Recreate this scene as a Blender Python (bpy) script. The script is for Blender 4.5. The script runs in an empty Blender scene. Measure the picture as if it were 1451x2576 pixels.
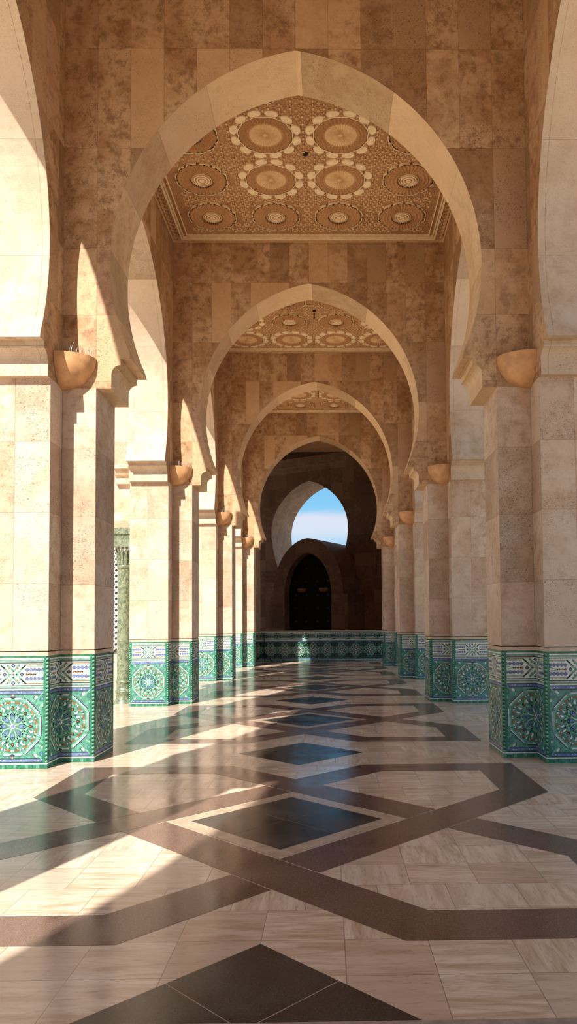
import bpy, math, random
from math import sin, cos, pi, sqrt, atan2, floor, radians, tan, exp, hypot
from mathutils import Vector, Matrix
random.seed(7)
scn = bpy.context.scene
col = scn.collection

# ------------------------------------------------------------------ measures (metres)
L = 6.09            # length of one bay
TF = 8.563            # front face of the first transverse arch
TT = .755             # thickness of the arch walls
WB, WA = 2.399, 2.80   # half clear width at the arch piers / at the long walls
WO = WA + TT + .005
AP = .3625            # how far the side jamb stands out in front of the arch face
ZS = 4.418            # underside of the corbels
ZC = 9.515             # ceiling
DADO = 1.255

def tfront(i): return TF + (i - 1) * L          # i = 1 nearest arch seen
def bayc(i): return TF + TT + (i - 1) * L + (L - TT) / 2   # bay i lies behind arch i

# ------------------------------------------------------------------ node helpers
class NT:
    def __init__(s, name):
        s.m = bpy.data.materials.new(name); s.m.use_nodes = True
        s.t = s.m.node_tree; s.t.nodes.clear()
        s.out = s.t.nodes.new('ShaderNodeOutputMaterial')
        s.b = s.t.nodes.new('ShaderNodeBsdfPrincipled')
        s.t.links.new(s.b.outputs[0], s.out.inputs[0])
    def link(s, a, b):
        if isinstance(a, (int, float)): b.default_value = a
        elif isinstance(a, tuple): b.default_value = a if len(a) == len(b.default_value) else a + (1,)
        else: s.t.links.new(a, b)
    def n(s, typ, **kw):
        x = s.t.nodes.new(typ)
        for k, v in kw.items(): setattr(x, k, v)
        return x
    def math(s, op, a, b=0.0, c=0.0):
        x = s.n('ShaderNodeMath', operation=op)
        s.link(a, x.inputs[0]); s.link(b, x.inputs[1]); s.link(c, x.inputs[2])
        return x.outputs[0]
    def mix(s, f, a, b, mode='MIX'):
        x = s.n('ShaderNodeMix', data_type='RGBA', blend_type=mode)
        s.link(f, x.inputs[0])
        for v, k in ((a, 6), (b, 7)):
            if isinstance(v, tuple) and len(v) == 3: v = v + (1,)
            s.link(v, x.inputs[k])
        return x.outputs[2]
    def noise(s, vec, scale, detail=4, rough=.55, dist=0.0, dim='3D'):
        x = s.n('ShaderNodeTexNoise', noise_dimensions=dim)
        s.link(vec, x.inputs['Vector']); x.inputs['Scale'].default_value = scale
        x.inputs['Detail'].default_value = detail; x.inputs['Roughness'].default_value = rough
        x.inputs['Distortion'].default_value = dist
        return x.outputs[0]
    def ramp(s, f, lo, hi, a=0.0, b=1.0):
        x = s.n('ShaderNodeMapRange', interpolation_type='SMOOTHSTEP')
        s.link(f, x.inputs[0])
        for k, v in zip((1, 2, 3, 4), (lo, hi, a, b)): x.inputs[k].default_value = v
        return x.outputs[0]
    def comb(s, x, y, z=0.0):
        c = s.n('ShaderNodeCombineXYZ')
        for k, v in enumerate((x, y, z)): s.link(v, c.inputs[k])
        return c.outputs[0]
    def sep(s, v):
        c = s.n('ShaderNodeSeparateXYZ'); s.link(v, c.inputs[0]); return c.outputs
    def uv(s):
        return s.n('ShaderNodeUVMap', uv_map='UV').outputs[0]
    def white(s, vec):
        x = s.n('ShaderNodeTexWhiteNoise', noise_dimensions='3D'); s.link(vec, x.inputs['Vector'])
        return x.outputs[0], x.outputs[1]
    def bump(s, h, strength, dist):
        x = s.n('ShaderNodeBump'); x.inputs['Strength'].default_value = strength
        x.inputs['Distance'].default_value = dist; s.link(h, x.inputs['Height'])
        s.link(x.outputs[0], s.b.inputs['Normal'])
    def base(s, c): s.link(c if not (isinstance(c, tuple) and len(c) == 3) else c + (1,), s.b.inputs['Base Color'])
    def rough(s, r): s.link(r, s.b.inputs['Roughness'])

def plain(name, c, rough=.6, metallic=0.0, var=.0, scale=8):
    m = NT(name)
    if var:
        p = m.n('ShaderNodeNewGeometry').outputs[0]
        f = m.noise(p, scale, 5)
        m.base(m.mix(m.ramp(f, .3, .7), tuple(v * (1 - var) for v in c), tuple(min(1, v * (1 + var)) for v in c)))
        m.bump(f, .25, .004)
    else: m.base(c)
    m.rough(rough); m.b.inputs['Metallic'].default_value = metallic
    return m.m

def stone_mat(name, hue=(.46, .265, .13), light=(.62, .42, .245), dark=(.16, .072, .03), w=.4, blocks=True, pits=1.0, clouds=1.0, margin=False):
    """travertine cladding; UV in metres (u along the wall, v up)"""
    m = NT(name)
    uv = m.uv(); u, v, _ = m.sep(uv)
    pos = m.n('ShaderNodeNewGeometry').outputs[0]
    if blocks:
        hi = m.math('GREATER_THAN', v, 6.12)
        h = m.math('ADD', m.math('MULTIPLY', hi, 1.25 - .81), .81)
        vr = m.math('DIVIDE', m.math('SUBTRACT', v, 6.12), h)
        row = m.math('FLOOR', vr)
        uc = m.math('DIVIDE', u, w); c = m.math('FLOOR', uc)
        sup = m.math('FLOOR', m.math('DIVIDE', c, 2.0))
        r0, _ = m.white(m.comb(sup, row, 3.3))
        mrg = m.math('GREATER_THAN', r0, .80)                   # some stones are twice as wide
        c2 = m.math('ADD', m.math('MULTIPLY', m.math('SUBTRACT', m.math('MULTIPLY', sup, 2.0), c), mrg), c)
        du = m.math('ABSOLUTE', m.math('SUBTRACT', uc, m.math('ROUND', uc)))
        du = m.math('MULTIPLY', du, w)
        odd = m.math('ABSOLUTE', m.math('MODULO', m.math('ROUND', uc), 2.0))
        du = m.math('ADD', du, m.math('MULTIPLY', m.math('MULTIPLY', odd, mrg), 1.0))
        dv = m.math('MULTIPLY', m.math('ABSOLUTE', m.math('SUBTRACT', vr, m.math('ROUND', vr))), h)
        d = m.math('MINIMUM', du, dv)
        if margin:                                              # edge lining of the side arches
            mg = m.math('ABSOLUTE', m.math('SUBTRACT', m.math('ABSOLUTE', m.math('SUBTRACT', u, TT / 2)), TT / 2 - .085))
            d = m.math('MINIMUM', d, mg)
        joint = m.ramp(d, .0010, .0036, 1.0, 0.0)
        r1, rc = m.white(m.comb(c2, row, 1.7)); r2, _ = m.white(m.comb(c2, row, 9.1)); r3, _ = m.white(m.comb(row, c2, 5.2))
    else:
        r1 = r2 = r3 = .5; joint = None
        rc = (0.5, .5, .5)
    off = m.n('ShaderNodeVectorMath', operation='SCALE'); m.link(rc, off.inputs[0]); off.inputs[3].default_value = 9.0
    add = m.n('ShaderNodeVectorMath', operation='ADD'); m.link(pos, add.inputs[0]); m.link(off.outputs[0], add.inputs[1])
    p = add.outputs[0]
    n1 = m.noise(p, 1.5, 6, .62, .5)
    n2 = m.noise(p, 8.0, 9, .74, .15)
    strm = m.n('ShaderNodeMapping'); strm.inputs['Scale'].default_value = (1, 1, .28); m.link(p, strm.inputs[0])
    n3 = m.noise(strm.outputs[0], 13, 5, .6, 1.2)
    cb = m.mix(m.ramp(n1, .40, .60), hue, light)
    cb = m.mix(m.math('MULTIPLY', m.ramp(n2, .46, .64), .62 * clouds), cb, dark)
    cb = m.mix(m.math('MULTIPLY', m.ramp(n2, .28, .42, 1, 0), .28), cb, (.88, .74, .58))
    if blocks:
        cb = m.mix(m.math('MULTIPLY', m.ramp(r1, .60, .95), .8), cb, tuple(min(1, a * 1.08) for a in light))
        cb = m.mix(m.math('MULTIPLY', m.ramp(r2, .55, 1.0), .55), cb, tuple(a * .60 for a in hue))
        cb = m.mix(m.math('MULTIPLY', m.ramp(r3, .82, 1.0), .3), cb, (.62, .38, .30))
    # pits: short dark worm marks in clusters
    pm = m.n('ShaderNodeMapping'); pm.inputs['Scale'].default_value = (1, 1, 1.7); pm.inputs['Rotation'].default_value = (.2, .35, .1)
    m.link(p, pm.inputs[0])
    vo = m.noise(pm.outputs[0], 52, 5, .68, .35)
    vo2 = m.noise(pm.outputs[0], 120, 3, .6, .3)
    clus = m.noise(p, 2.3, 4, .6)
    thr = m.ramp(clus, .40, .56, .0, 1.0)
    if blocks: thr = m.math('MULTIPLY', thr, m.ramp(r2, .15, .7, .25, 1.0))
    pit = m.math('MULTIPLY', m.ramp(vo, .565, .635), thr)
    pit = m.math('MAXIMUM', pit, m.math('MULTIPLY', m.ramp(vo2, .62, .69), m.ramp(clus, .36, .56, .25, 1.0)))
    pit = m.math('MULTIPLY', pit, min(1.0, .95 * pits))
    cb = m.mix(pit, cb, (.13, .065, .035))
    hgt = m.math('MULTIPLY', pit, -1.0)
    if blocks:
        cb = m.mix(m.math('MULTIPLY', joint, m.ramp(n2, .3, .6, .10, .62)), cb, (.24, .13, .07))
        hgt = m.math('SUBTRACT', hgt, joint)
    hgt = m.math('ADD', hgt, m.math('MULTIPLY', n2, .35))
    m.base(cb); m.rough(.62)
    m.bump(hgt, .5, .006)
    m.b.inputs['Specular IOR Level'].default_value = .3
    return m.m

def floor_mat():
    m = NT('polished_travertine_slabs')
    pos = m.n('ShaderNodeNewGeometry').outputs[0]
    x, y, _ = m.sep(pos)
    rw, sw = .3775, .42
    vr = m.math('DIVIDE', m.math('SUBTRACT', y, 3.73), rw); row = m.math('FLOOR', vr)
    ro, _ = m.white(m.comb(row, 2.0, 1.0))
    sh = m.math('MULTIPLY', m.math('GREATER_THAN', ro, .5), .5)
    uc = m.math('ADD', m.math('DIVIDE', x, sw), sh); c = m.math('FLOOR', uc)
    du = m.math('MULTIPLY', m.math('ABSOLUTE', m.math('SUBTRACT', uc, m.math('ROUND', uc))), sw)
    dv = m.math('MULTIPLY', m.math('ABSOLUTE', m.math('SUBTRACT', vr, m.math('ROUND', vr))), rw)
    joint = m.ramp(m.math('MINIMUM', du, dv), .0008, .0030, 1, 0)
    r1, rc = m.white(m.comb(c, row, 4.4)); r2, _ = m.white(m.comb(c, row, 7.7))
    flip = m.math('GREATER_THAN', r2, .72)
    # veins run across, some slabs are turned
    xx = m.math('ADD', m.math('MULTIPLY', flip, m.math('SUBTRACT', y, x)), x)
    yy = m.math('ADD', m.math('MULTIPLY', flip, m.math('SUBTRACT', x, y)), y)
    vec = m.comb(m.math('MULTIPLY', xx, 1.6), m.math('MULTIPLY', yy, 10.0), m.math('MULTIPLY', r1, 30.0))
    n = m.noise(vec, 1.3, 7, .62, .7)
    vec2 = m.comb(m.math('MULTIPLY', xx, 12.0), m.math('MULTIPLY', yy, 55.0), m.math('MULTIPLY', r1, 30.0))
    n2 = m.noise(vec2, 1.0, 4, .6, .5)
    cb = m.mix(m.ramp(n, .32, .66), (.55, .395, .26), (.86, .73, .58))
    cb = m.mix(m.math('MULTIPLY', m.ramp(r1, .1, 1.0), .45), cb, (.72, .62, .52))
    cb = m.mix(m.math('MULTIPLY', m.ramp(r2, .0, .55, .55, 0), 1.0), cb, (.56, .40, .30))
    cb = m.mix(m.math('MULTIPLY', m.ramp(n2, .56, .68), .38), cb, (.32, .20, .13))
    cb = m.mix(m.math('MULTIPLY', joint, .7), cb, (.13, .10, .07))
    m.base(cb)
    wear = m.noise(pos, 1.1, 4, .6)
    m.rough(m.ramp(wear, .3, .7, .11, .24))
    m.bump(m.math('SUBTRACT', m.math('MULTIPLY', m.noise(pos, 3.0, 2), .25), joint), .12, .003)
    m.b.inputs['Specular IOR Level'].default_value = .62
    return m.m

def granite_mat(name, a, b, dot, rough=.14):
    m = NT(name)
    pos = m.n('ShaderNodeNewGeometry').outputs[0]
    n = m.noise(pos, 160, 3, .6); n2 = m.noise(pos, 2.0, 5, .6); n3 = m.noise(pos, 75, 3, .6)
    cb = m.mix(m.ramp(n2, .3, .7), a, b)
    cb = m.mix(m.math('MULTIPLY', m.ramp(n, .54, .62), .6), cb, dot)
    cb = m.mix(m.math('MULTIPLY', m.ramp(n3, .56, .64), .5), cb, tuple(v * .45 for v in a))
    m.base(cb); m.rough(m.ramp(n2, .3, .7, rough - .03, rough + .1))
    m.b.inputs['Specular IOR Level'].default_value = .45
    return m.m

def plaster_mat(name, a, b, rough=.75):
    m = NT(name)
    pos = m.n('ShaderNodeNewGeometry').outputs[0]
    n = m.noise(pos, 26, 5, .7); n2 = m.noise(pos, 1.7, 5, .6)
    vo = m.n('ShaderNodeTexVoronoi', feature='DISTANCE_TO_EDGE'); vo.inputs['Scale'].default_value = 17
    m.link(pos, vo.inputs['Vector'])
    cb = m.mix(m.ramp(n2, .3, .7), a, b)
    m.base(cb); m.rough(rough)
    m.bump(m.math('ADD', m.ramp(vo.outputs[0], 0, .25), m.math('MULTIPLY', n, .6)), .9, .016)
    return m.m

def glaze(name, c, var=.25):
    m = NT(name)
    pos = m.n('ShaderNodeNewGeometry').outputs[0]
    vo = m.n('ShaderNodeTexVoronoi'); vo.inputs['Scale'].default_value = 34; m.link(pos, vo.inputs['Vector'])
    n = m.noise(pos, 60, 3)
    f = m.math('ADD', m.math('MULTIPLY', m.sep(vo.outputs['Color'])[0], .6), m.math('MULTIPLY', n, .4))
    m.base(m.mix(m.ramp(f, .2, .8), tuple(v * (1 - var) for v in c), tuple(min(1, v * (1 + var)) for v in c)))
    m.rough(.26); m.bump(n, .15, .002)
    m.b.inputs['Specular IOR Level'].default_value = .45
    return m.m

def marble_mat():
    m = NT('green_veined_marble')
    pos = m.n('ShaderNodeNewGeometry').outputs[0]
    n = m.noise(pos, 7, 8, .7, 2.4); n2 = m.noise(pos, 24, 5, .6, 1.0)
    cb = m.mix(m.ramp(n, .35, .6), (.07, .105, .06), (.25, .28, .18))
    cb = m.mix(m.math('MULTIPLY', m.ramp(n2, .52, .66), .7), cb, (.05, .075, .045))
    m.base(cb); m.rough(.3); m.bump(n2, .5, .01)
    return m.m

M = {}
M['stone'] = stone_mat('travertine_wall')
M['soffit'] = stone_mat('travertine_arch_lining_lit', hue=(.64, .43, .235), light=(.75, .56, .34), w=5.0, pits=.6, clouds=.45)  # paler and yellower than the walls: light on the undersides put into colour
M['soffit_side'] = stone_mat('travertine_side_lining_lit', hue=(.55, .415, .29), light=(.64, .52, .40), w=5.0, pits=.6, clouds=.35, margin=True)  # same stone as the walls, paled for the light on the side linings
M['jamb'] = stone_mat('travertine_jamb', hue=(.59, .42, .28), light=(.70, .56, .43), pits=.9, clouds=.5)
M['plainstone'] = stone_mat('travertine_plain', blocks=False, hue=(.60, .43, .28), light=(.72, .56, .41), pits=.5, clouds=.5)
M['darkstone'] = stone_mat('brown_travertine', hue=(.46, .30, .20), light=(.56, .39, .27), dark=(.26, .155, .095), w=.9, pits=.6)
M['ground'] = plain('pale_paving', (.76, .57, .37), .6, var=.12, scale=2)
M['floor'] = floor_mat()
M['granite'] = granite_mat('brown_granite', (.125, .075, .060), (.160, .096, .076), (.34, .235, .19))
M['black'] = granite_mat('black_stone', (.017, .020, .022), (.046, .048, .048), (.09, .088, .084), .17)
M['framestone'] = plain('cream_inlay_stone', (.54, .42, .31), .18, var=.15, scale=9)
M['plaster'] = plaster_mat('carved_plaster', (.44, .235, .105), (.56, .32, .15))
M['relief'] = plain('carved_plaster_relief', (.74, .49, .26), .7, var=.14, scale=30)
M['cream'] = plain('cream_plaster', (.90, .74, .49), .7, var=.1, scale=14)
M['clay'] = plain('terracotta_bowl', (.66, .36, .165), .55, var=.16, scale=7)
M['wire'] = plain('galvanised_wire', (.42, .39, .34), .4, .4)
M['iron'] = plain('black_iron', (.02, .018, .016), .5, .6)
M['joint'] = plain('dark_joint', (.05, .03, .02), .9)
M['marble'] = marble_mat()
M['white'] = plain('white_carved_screen', (.78, .74, .66), .6, var=.12)
M['void'] = plain('screen_hole_shade', (.10, .10, .11), .8)
M['door'] = plain('dark_bronze_door', (.030, .026, .020), .5, .4, var=.4, scale=40)
M['stud'] = plain('bronze_stud', (.20, .16, .10), .4, .7)
M['kerb'] = plain('grey_threshold_stone', (.36, .29, .24), .5, var=.2, scale=20)
Z = {
    'teal': glaze('glaze_turquoise', (.085, .27, .20)), 'green': glaze('glaze_green', (.022, .19, .10)),
    'dgreen': glaze('glaze_dark_green', (.020, .070, .048)), 'white': glaze('glaze_white', (.74, .76, .68), .12),
    'navy': glaze('glaze_navy', (.030, .038, .095)), 'blue': glaze('glaze_blue', (.14, .19, .40)),
    'pale': glaze('glaze_pale_blue', (.22, .46, .50)), 'ochre': glaze('glaze_ochre', (.27, .12, .035)),
    'black': glaze('glaze_black', (.014, .016, .018)), 'mint': glaze('glaze_mint', (.20, .42, .32)),
}

# ------------------------------------------------------------------ mesh builder
class MB:
    def __init__(s): s.v = []; s.f = []; s.uv = []; s.mi = []; s.mats = []; s.smooth = []
    def mat(s, m):
        if m not in s.mats: s.mats.append(m)
        return s.mats.index(m)
    def face(s, pts, uvs=None, m=None, smooth=False):
        b = len(s.v); s.v += [tuple(p) for p in pts]; s.f.append(list(range(b, b + len(pts))))
        s.uv.append(uvs or [(p[0], p[2]) for p in pts]); s.mi.append(s.mat(m)); s.smooth.append(smooth)
    def prism(s, poly, z0, z1, m, top=True, bottom=True, skip=()):
        """vertical prism over a counter-clockwise xy polygon"""
        n = len(poly)
        for k in range(n):
            if k in skip: continue
            (x0, y0), (x1, y1) = poly[k], poly[(k + 1) % n]
            if abs(x1 - x0) >= abs(y1 - y0): u0, u1 = x0, x1
            else: u0, u1 = y0, y1
            s.face([(x0, y0, z0), (x1, y1, z0), (x1, y1, z1), (x0, y0, z1)], [(u0, z0), (u1, z0), (u1, z1), (u0, z1)], m)
        if top: s.face([(x, y, z1) for x, y in poly], [(x, y) for x, y in poly], m)
        if bottom: s.face([(x, y, z0) for x, y in reversed(poly)], [(x, y) for x, y in reversed(poly)], m)
    def box(s, x0, x1, y0, y1, z0, z1, m):
        s.prism([(x0, y0), (x1, y0), (x1, y1), (x0, y1)], z0, z1, m)
    def grid(s, fn, nu, nv, m, closed_u=False, smooth=True, flip=False):
        """shared-vertex grid; fn(i, j) -> point"""
        b = len(s.v); cu = nu if closed_u else nu + 1
        for j in range(nv + 1):
            for i in range(cu): s.v.append(tuple(fn(i, j)))
        k = s.mat(m)
        for j in range(nv):
            for i in range(nu):
                a = b + j * cu + i; c = b + j * cu + (i + 1) % cu; d = c + cu; e = a + cu
                f = [a, c, d, e]
                if flip: f.reverse()
                s.f.append(f); s.uv.append([(s.v[q][0] * 1.0, s.v[q][2]) for q in f]); s.mi.append(k); s.smooth.append(smooth)
    def lathe(s, prof, m, c=(0, 0, 0), n=24, smooth=True):
        s.grid(lambda i, j: (c[0] + prof[j][0] * cos(2 * pi * i / n), c[1] + prof[j][0] * sin(2 * pi * i / n), c[2] + prof[j][1]), n, len(prof) - 1, m, True, smooth)
    def tube(s, pts, r, m, n=6):
        pts = [Vector(p) for p in pts]
        fr = []
        for k, p in enumerate(pts):
            t = (pts[min(k + 1, len(pts) - 1)] - pts[max(k - 1, 0)]).normalized()
            a = Vector((0, 0, 1)) if abs(t.z) < .9 else Vector((1, 0, 0))
            x = t.cross(a).normalized(); y = t.cross(x); fr.append((p, x, y))
        s.grid(lambda i, j: fr[j][0] + (fr[j][1] * cos(2 * pi * i / n) + fr[j][2] * sin(2 * pi * i / n)) * r, n, len(pts) - 1, m, True)
        for q, sg in ((0, 1), (-1, -1)):
            p, x, y = fr[q]
            s.face([p + (x * cos(2 * pi * i / n) + y * sin(2 * pi * i / n)) * r for i in (range(n) if sg > 0 else reversed(range(n)))], None, m)
    def build(s, name, parent=None, loc=None):
        me = bpy.data.meshes.new(name); me.from_pydata(s.v, [], s.f)
        ul = me.uv_layers.new(name='UV')
        flat = []
        for q in s.uv:
            for a in q: flat += [a[0], a[1]]
        ul.data.foreach_set('uv', flat)
        me.polygons.foreach_set('material_index', s.mi)
        me.polygons.foreach_set('use_smooth', s.smooth)
        for m in s.mats: me.materials.append(m)
        me.update()
        o = bpy.data.objects.new(name, me); col.objects.link(o)
        if parent: o.parent = parent
        if loc: o.location = loc
        return o

def tag(o, label=None, cat=None, group=None, kind=None):
    if label: o['label'] = label
    if cat: o['category'] = cat
    if group: o['group'] = group
    if kind: o['kind'] = kind
    return o
def empty(name, loc=(0, 0, 0)):
    o = bpy.data.objects.new(name, None); o.location = loc; o.empty_display_size = .2; col.objects.link(o); return o
def flipx(mb):
    """the mirror image of a builder's mesh (x -> -x)"""
    r = MB(); r.v = [(-x, y, z) for x, y, z in mb.v]; r.f = [list(reversed(f)) for f in mb.f]
    r.uv = [list(reversed(u)) for u in mb.uv]; r.mi = list(mb.mi); r.mats = list(mb.mats); r.smooth = list(mb.smooth)
    return r

# ------------------------------------------------------------------ arch profile (half, from floor side up to apex)
ACX, AR, ACZ = .447, 2.687, 5.95     # two-centred horseshoe arch
def arch_half(jamb):
    """points (x, z) from the pier corner up to the apex, x > 0"""
    pts = [(jamb, ZS), (2.22, ZS), (2.22, 4.59)]
    for k in range(1, 7):             # cavetto of the corbel
        a = pi / 2 * k / 6
        pts.append((2.22 - .11 * (1 - cos(a)), 4.59 + .11 * sin(a)))
    pts += [(2.11, 4.775), (1.985, 4.775)]
    a0 = math.asin((4.86 - ACZ) / AR); a1 = math.acos(ACX / AR)
    n = 40
    for k in range(n + 1):
        a = a0 + (a1 - a0) * k / n
        pts.append((AR * cos(a) - ACX, ACZ + AR * sin(a)))
    pts[-1] = (0, pts[-1][1])
    return pts

def arch_wall(name, jamb, W, axis, c, t0, t1, ztop=ZC + .5):
    """wall with a horseshoe opening. axis 'x': wall runs along x (transverse), c = x centre, t0..t1 = y range.
    axis 'y': wall runs along y, c = y centre, t0..t1 = x range (t0 is the side towards the aisle)"""
    h = arch_half(jamb)
    prof = [(-x, z) for x, z in h] + [(x, z) for x, z in reversed(h[:-1])]     # left corner .. apex .. right corner
    mb = MB()
    def P(s, z, t): return (c + s, t, z) if axis == 'x' else (t, c + s, z)
    outline = [(-W, ZS)] + prof + [(W, ZS), (W, ztop), (-W, ztop)]
    n = len(prof)
    # split each face into two clean halves plus strips so that it triangulates well
    for t, rev in ((t0, False), (t1, True)):
        for sgn in (-1, 1):
            hp = [(sgn * x, z) for x, z in h]
            # strips from each arch point outwards to the wall edge
            for k in range(len(hp) - 1):
                (xa, za), (xb, zb) = hp[k], hp[k + 1]
                if abs(za - zb) < 1e-6: continue
                q = [(sgn * W, za), (xa, za), (xb, zb), (sgn * W, zb)]
                if (sgn < 0) == rev: q.reverse()
                if axis == 'y': q.reverse()
                mb.face([P(s, z, t) for s, z in q], [((c if axis == 'x' else c) + s, z) for s, z in q], M['stone'])
            zt = h[-1][1]
            q = [(sgn * W, zt), (0, zt), (0, ztop), (sgn * W, ztop)]
            if (sgn < 0) == rev: q.reverse()
            if axis == 'y': q.reverse()
            mb.face([P(s, z, t) for s, z in q], [(c + s, z) for s, z in q], M['stone'])
    arc = 0
    for k in range(n - 1):
        (xa, za), (xb, zb) = prof[k], prof[k + 1]
        l = hypot(xb - xa, zb - za)
        q = [P(xa, za, t0), P(xb, zb, t0), P(xb, zb, t1), P(xa, za, t1)]
        if axis == 'y': q.reverse()
        d = abs(t1 - t0)
        uvq = [(0, 1.6 + arc), (0, 1.6 + arc + l), (d, 1.6 + arc + l), (d, 1.6 + arc)]
        if axis == 'y': uvq.reverse()
        mb.face(q, uvq, M['soffit' if axis == 'x' else 'soffit_side']); arc += l
    for s0, s1, z in ((-W, -jamb, ZS), (jamb, W, ZS), (-W, W, ztop)):
        q = [P(s0, z, t0), P(s1, z, t0), P(s1, z, t1), P(s0, z, t1)]
        mb.face(q, None, M['plainstone'])
    for s in (-W, W):
        q = [P(s, ZS, t0), P(s, ztop, t0), P(s, ztop, t1), P(s, ZS, t1)]
        mb.face(q, [(0, ZS), (0, ztop), (TT, ztop), (TT, ZS)], M['stone'])
    return mb.build(name)

# ------------------------------------------------------------------ mosaic dado
def clip(poly, a, b):
    """clip a uv polygon to a <= u <= b"""
    for lim, s in ((a, 1), (b, -1)):
        out = []
        for k in range(len(poly)):
            p, q = poly[k], poly[(k + 1) % len(poly)]
            dp, dq = s * (p[0] - lim), s * (q[0] - lim)
            if dp >= 0: out.append(p)
            if (dp >= 0) != (dq >= 0):
                t = dp / (dp - dq); out.append((p[0] + (q[0] - p[0]) * t, p[1] + (q[1] - p[1]) * t))
        poly = out
        if len(poly) < 3: return None
    return poly
def rect(u0, u1, v0, v1): return [(u0, v0), (u1, v0), (u1, v1), (u0, v1)]
def rot(poly, a, c=(0, 0)): return [(c[0] + x * cos(a) - y * sin(a), c[1] + x * sin(a) + y * cos(a)) for x, y in poly]
def bar(p, q, w):
    dx, dy = q[0] - p[0], q[1] - p[1]; l = hypot(dx, dy) or 1; nx, ny = -dy / l * w / 2, dx / l * w / 2
    return [(p[0] - nx, p[1] - ny), (q[0] - nx, q[1] - ny), (q[0] + nx, q[1] + ny), (p[0] + nx, p[1] + ny)]
def diamond(x, y, r, s=1.0): return [(x + r, y), (x, y + r * s), (x - r, y), (x, y - r * s)]

def star_cell(w=.76, h=.70):
    """list of (layer, colour, polygon) round (0, 0)"""
    o = []
    def oct_pt(r, k, off=pi / 8): return (r * cos(pi / 4 * k + off), r * sin(pi / 4 * k + off))
    # straps of an eight pointed star over the whole cell
    for k in range(8):
        o.append((.6, 'green', bar(oct_pt(.345, k), oct_pt(.345, k + 3), .024)))
        o.append((1, 'mint', bar(oct_pt(.345, k), oct_pt(.345, k + 3), .014)))
        o.append((.3, 'dgreen', bar(oct_pt(.345, k, 0), oct_pt(.345, k + 3, 0), .020)))
        o.append((.45, 'teal', bar(oct_pt(.345, k, 0), oct_pt(.345, k + 3, 0), .011)))
    # bent octagonal ribbons
    for r, wd, c in ((.352, .010, 'navy'), (.341, .010, 'white'), (.327, .014, 'mint'), (.309, .020, 'teal'), (.297, .003, 'navy')):
        for k in range(8):
            a, b = oct_pt(r, k), oct_pt(r, k + 1)
            o.append((2, c, bar((a[0] * .90 + b[0] * .10, a[1] * .90 + b[1] * .10), (a[0] * .10 + b[0] * .90, a[1] * .10 + b[1] * .90), wd)))
    for k in range(8):                                   # ochre pieces with white squares
        for s in (-1, 1):
            a = pi / 4 * k + s * .19
            o.append((3, 'ochre', rot([(.259, -.028), (.279, -.030), (.279, .030), (.259, .028)], a)))
            for d in (-1, 1):
                o.append((4, 'white', rot(diamond(.269, d * .040, .011), a)))
        a = pi / 4 * k + pi / 8
        o.append((3, 'navy', rot(diamond(.285, 0, .026, .55), a)))
        o.append((4, 'teal', rot([(.285, -.018), (.325, -.006), (.325, .006), (.285, .018)], a)))
        # white leaves
        for s in (-1, 1):
            a2 = pi / 4 * k + pi / 8 + s * .13
            leaf = [(.215 + .026 * cos(t), .013 * sin(t) + .006 * cos(2 * t)) for t in [2 * pi * q / 8 for q in range(8)]]
            o.append((3, 'navy', rot([(x + .003, y * 1.45) for x, y in leaf], a2)))
            o.append((4, 'white', rot(leaf, a2)))
        # dark tips
        o.append((3, 'black', rot([(.175, 0), (.20, -.022), (.232, 0), (.20, .022)], pi / 4 * k)))
        o.append((4, 'ochre', rot([(.185, 0), (.20, -.010), (.215, 0), (.20, .010)], pi / 4 * k)))
        # petals
        o.append((3, 'green', rot([(.060, 0), (.085, -.027), (.138, -.027), (.168, 0), (.138, .027), (.085, .027)], pi / 4 * k)))
        o.append((4, 'blue', rot([(.070, 0), (.09, -.016), (.132, -.016), (.150, 0), (.132, .016), (.09, .016)], pi / 4 * k)))
        o.append((5, 'navy', rot(diamond(.122, 0, .012), pi / 4 * k)))
        # white star lines
        o.append((4, 'white', rot([(.028, -.003), (.10, -.005), (.114, 0), (.10, .005), (.028, .003)], pi / 4 * k + pi / 8)))
        for s in (-1, 1):
            o.append((3, 'mint', rot(bar((.10, s * .004), (.165, s * .058), .010), pi / 4 * k + pi / 8)))
    o.append((4, 'white', [(.040 * cos(pi / 8 * k) * (1 if k % 2 else .62), .040 * sin(pi / 8 * k) * (1 if k % 2 else .62)) for k in range(16)]))
    o.append((5, 'blue', [(.020 * cos(pi / 4 * k), .020 * sin(pi / 4 * k)) for k in range(8)]))
    # corners: diagonal petals and leaves
    for sx in (-1, 1):
        for sy in (-1, 1):
            c = (sx * w / 2, sy * h / 2); a = atan2(-sy * h, -sx * w)
            o.append((3, 'green', rot([(.010, 0), (.030, -.028), (.078, -.028), (.105, 0), (.078, .028), (.030, .028)], a, c)))
            o.append((4, 'blue', rot([(.020, 0), (.036, -.016), (.072, -.016), (.088, 0), (.072, .016), (.036, .016)], a, c)))
            for s in (-1, 1):
                leaf = [(.105 + .024 * cos(t), s * .062 + .014 * sin(t)) for t in [2 * pi * q / 8 for q in range(8)]]
                o.append((3, 'navy', rot([(x + .006, y + .006 * s) for x, y in leaf], a, c)))
                o.append((4, 'white', rot(leaf, a, c)))
                o.append((2, 'mint', rot(bar((0, s * .045), (.16, s * .045), .009), a, c)))
    for s in (-1, 1):                                    # knots on the upper and lower edges
        o.append((4, 'ochre', diamond(0, s * (h / 2 - .004), .020)))
        o.append((5, 'white', diamond(0, s * (h / 2 - .004), .010)))
        o.append((3, 'navy', [(-.035, s * (h / 2 - .03)), (0, s * (h / 2 - .012)), (.035, s * (h / 2 - .03)), (0, s * (h / 2 - .045))]))
    return o
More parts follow.
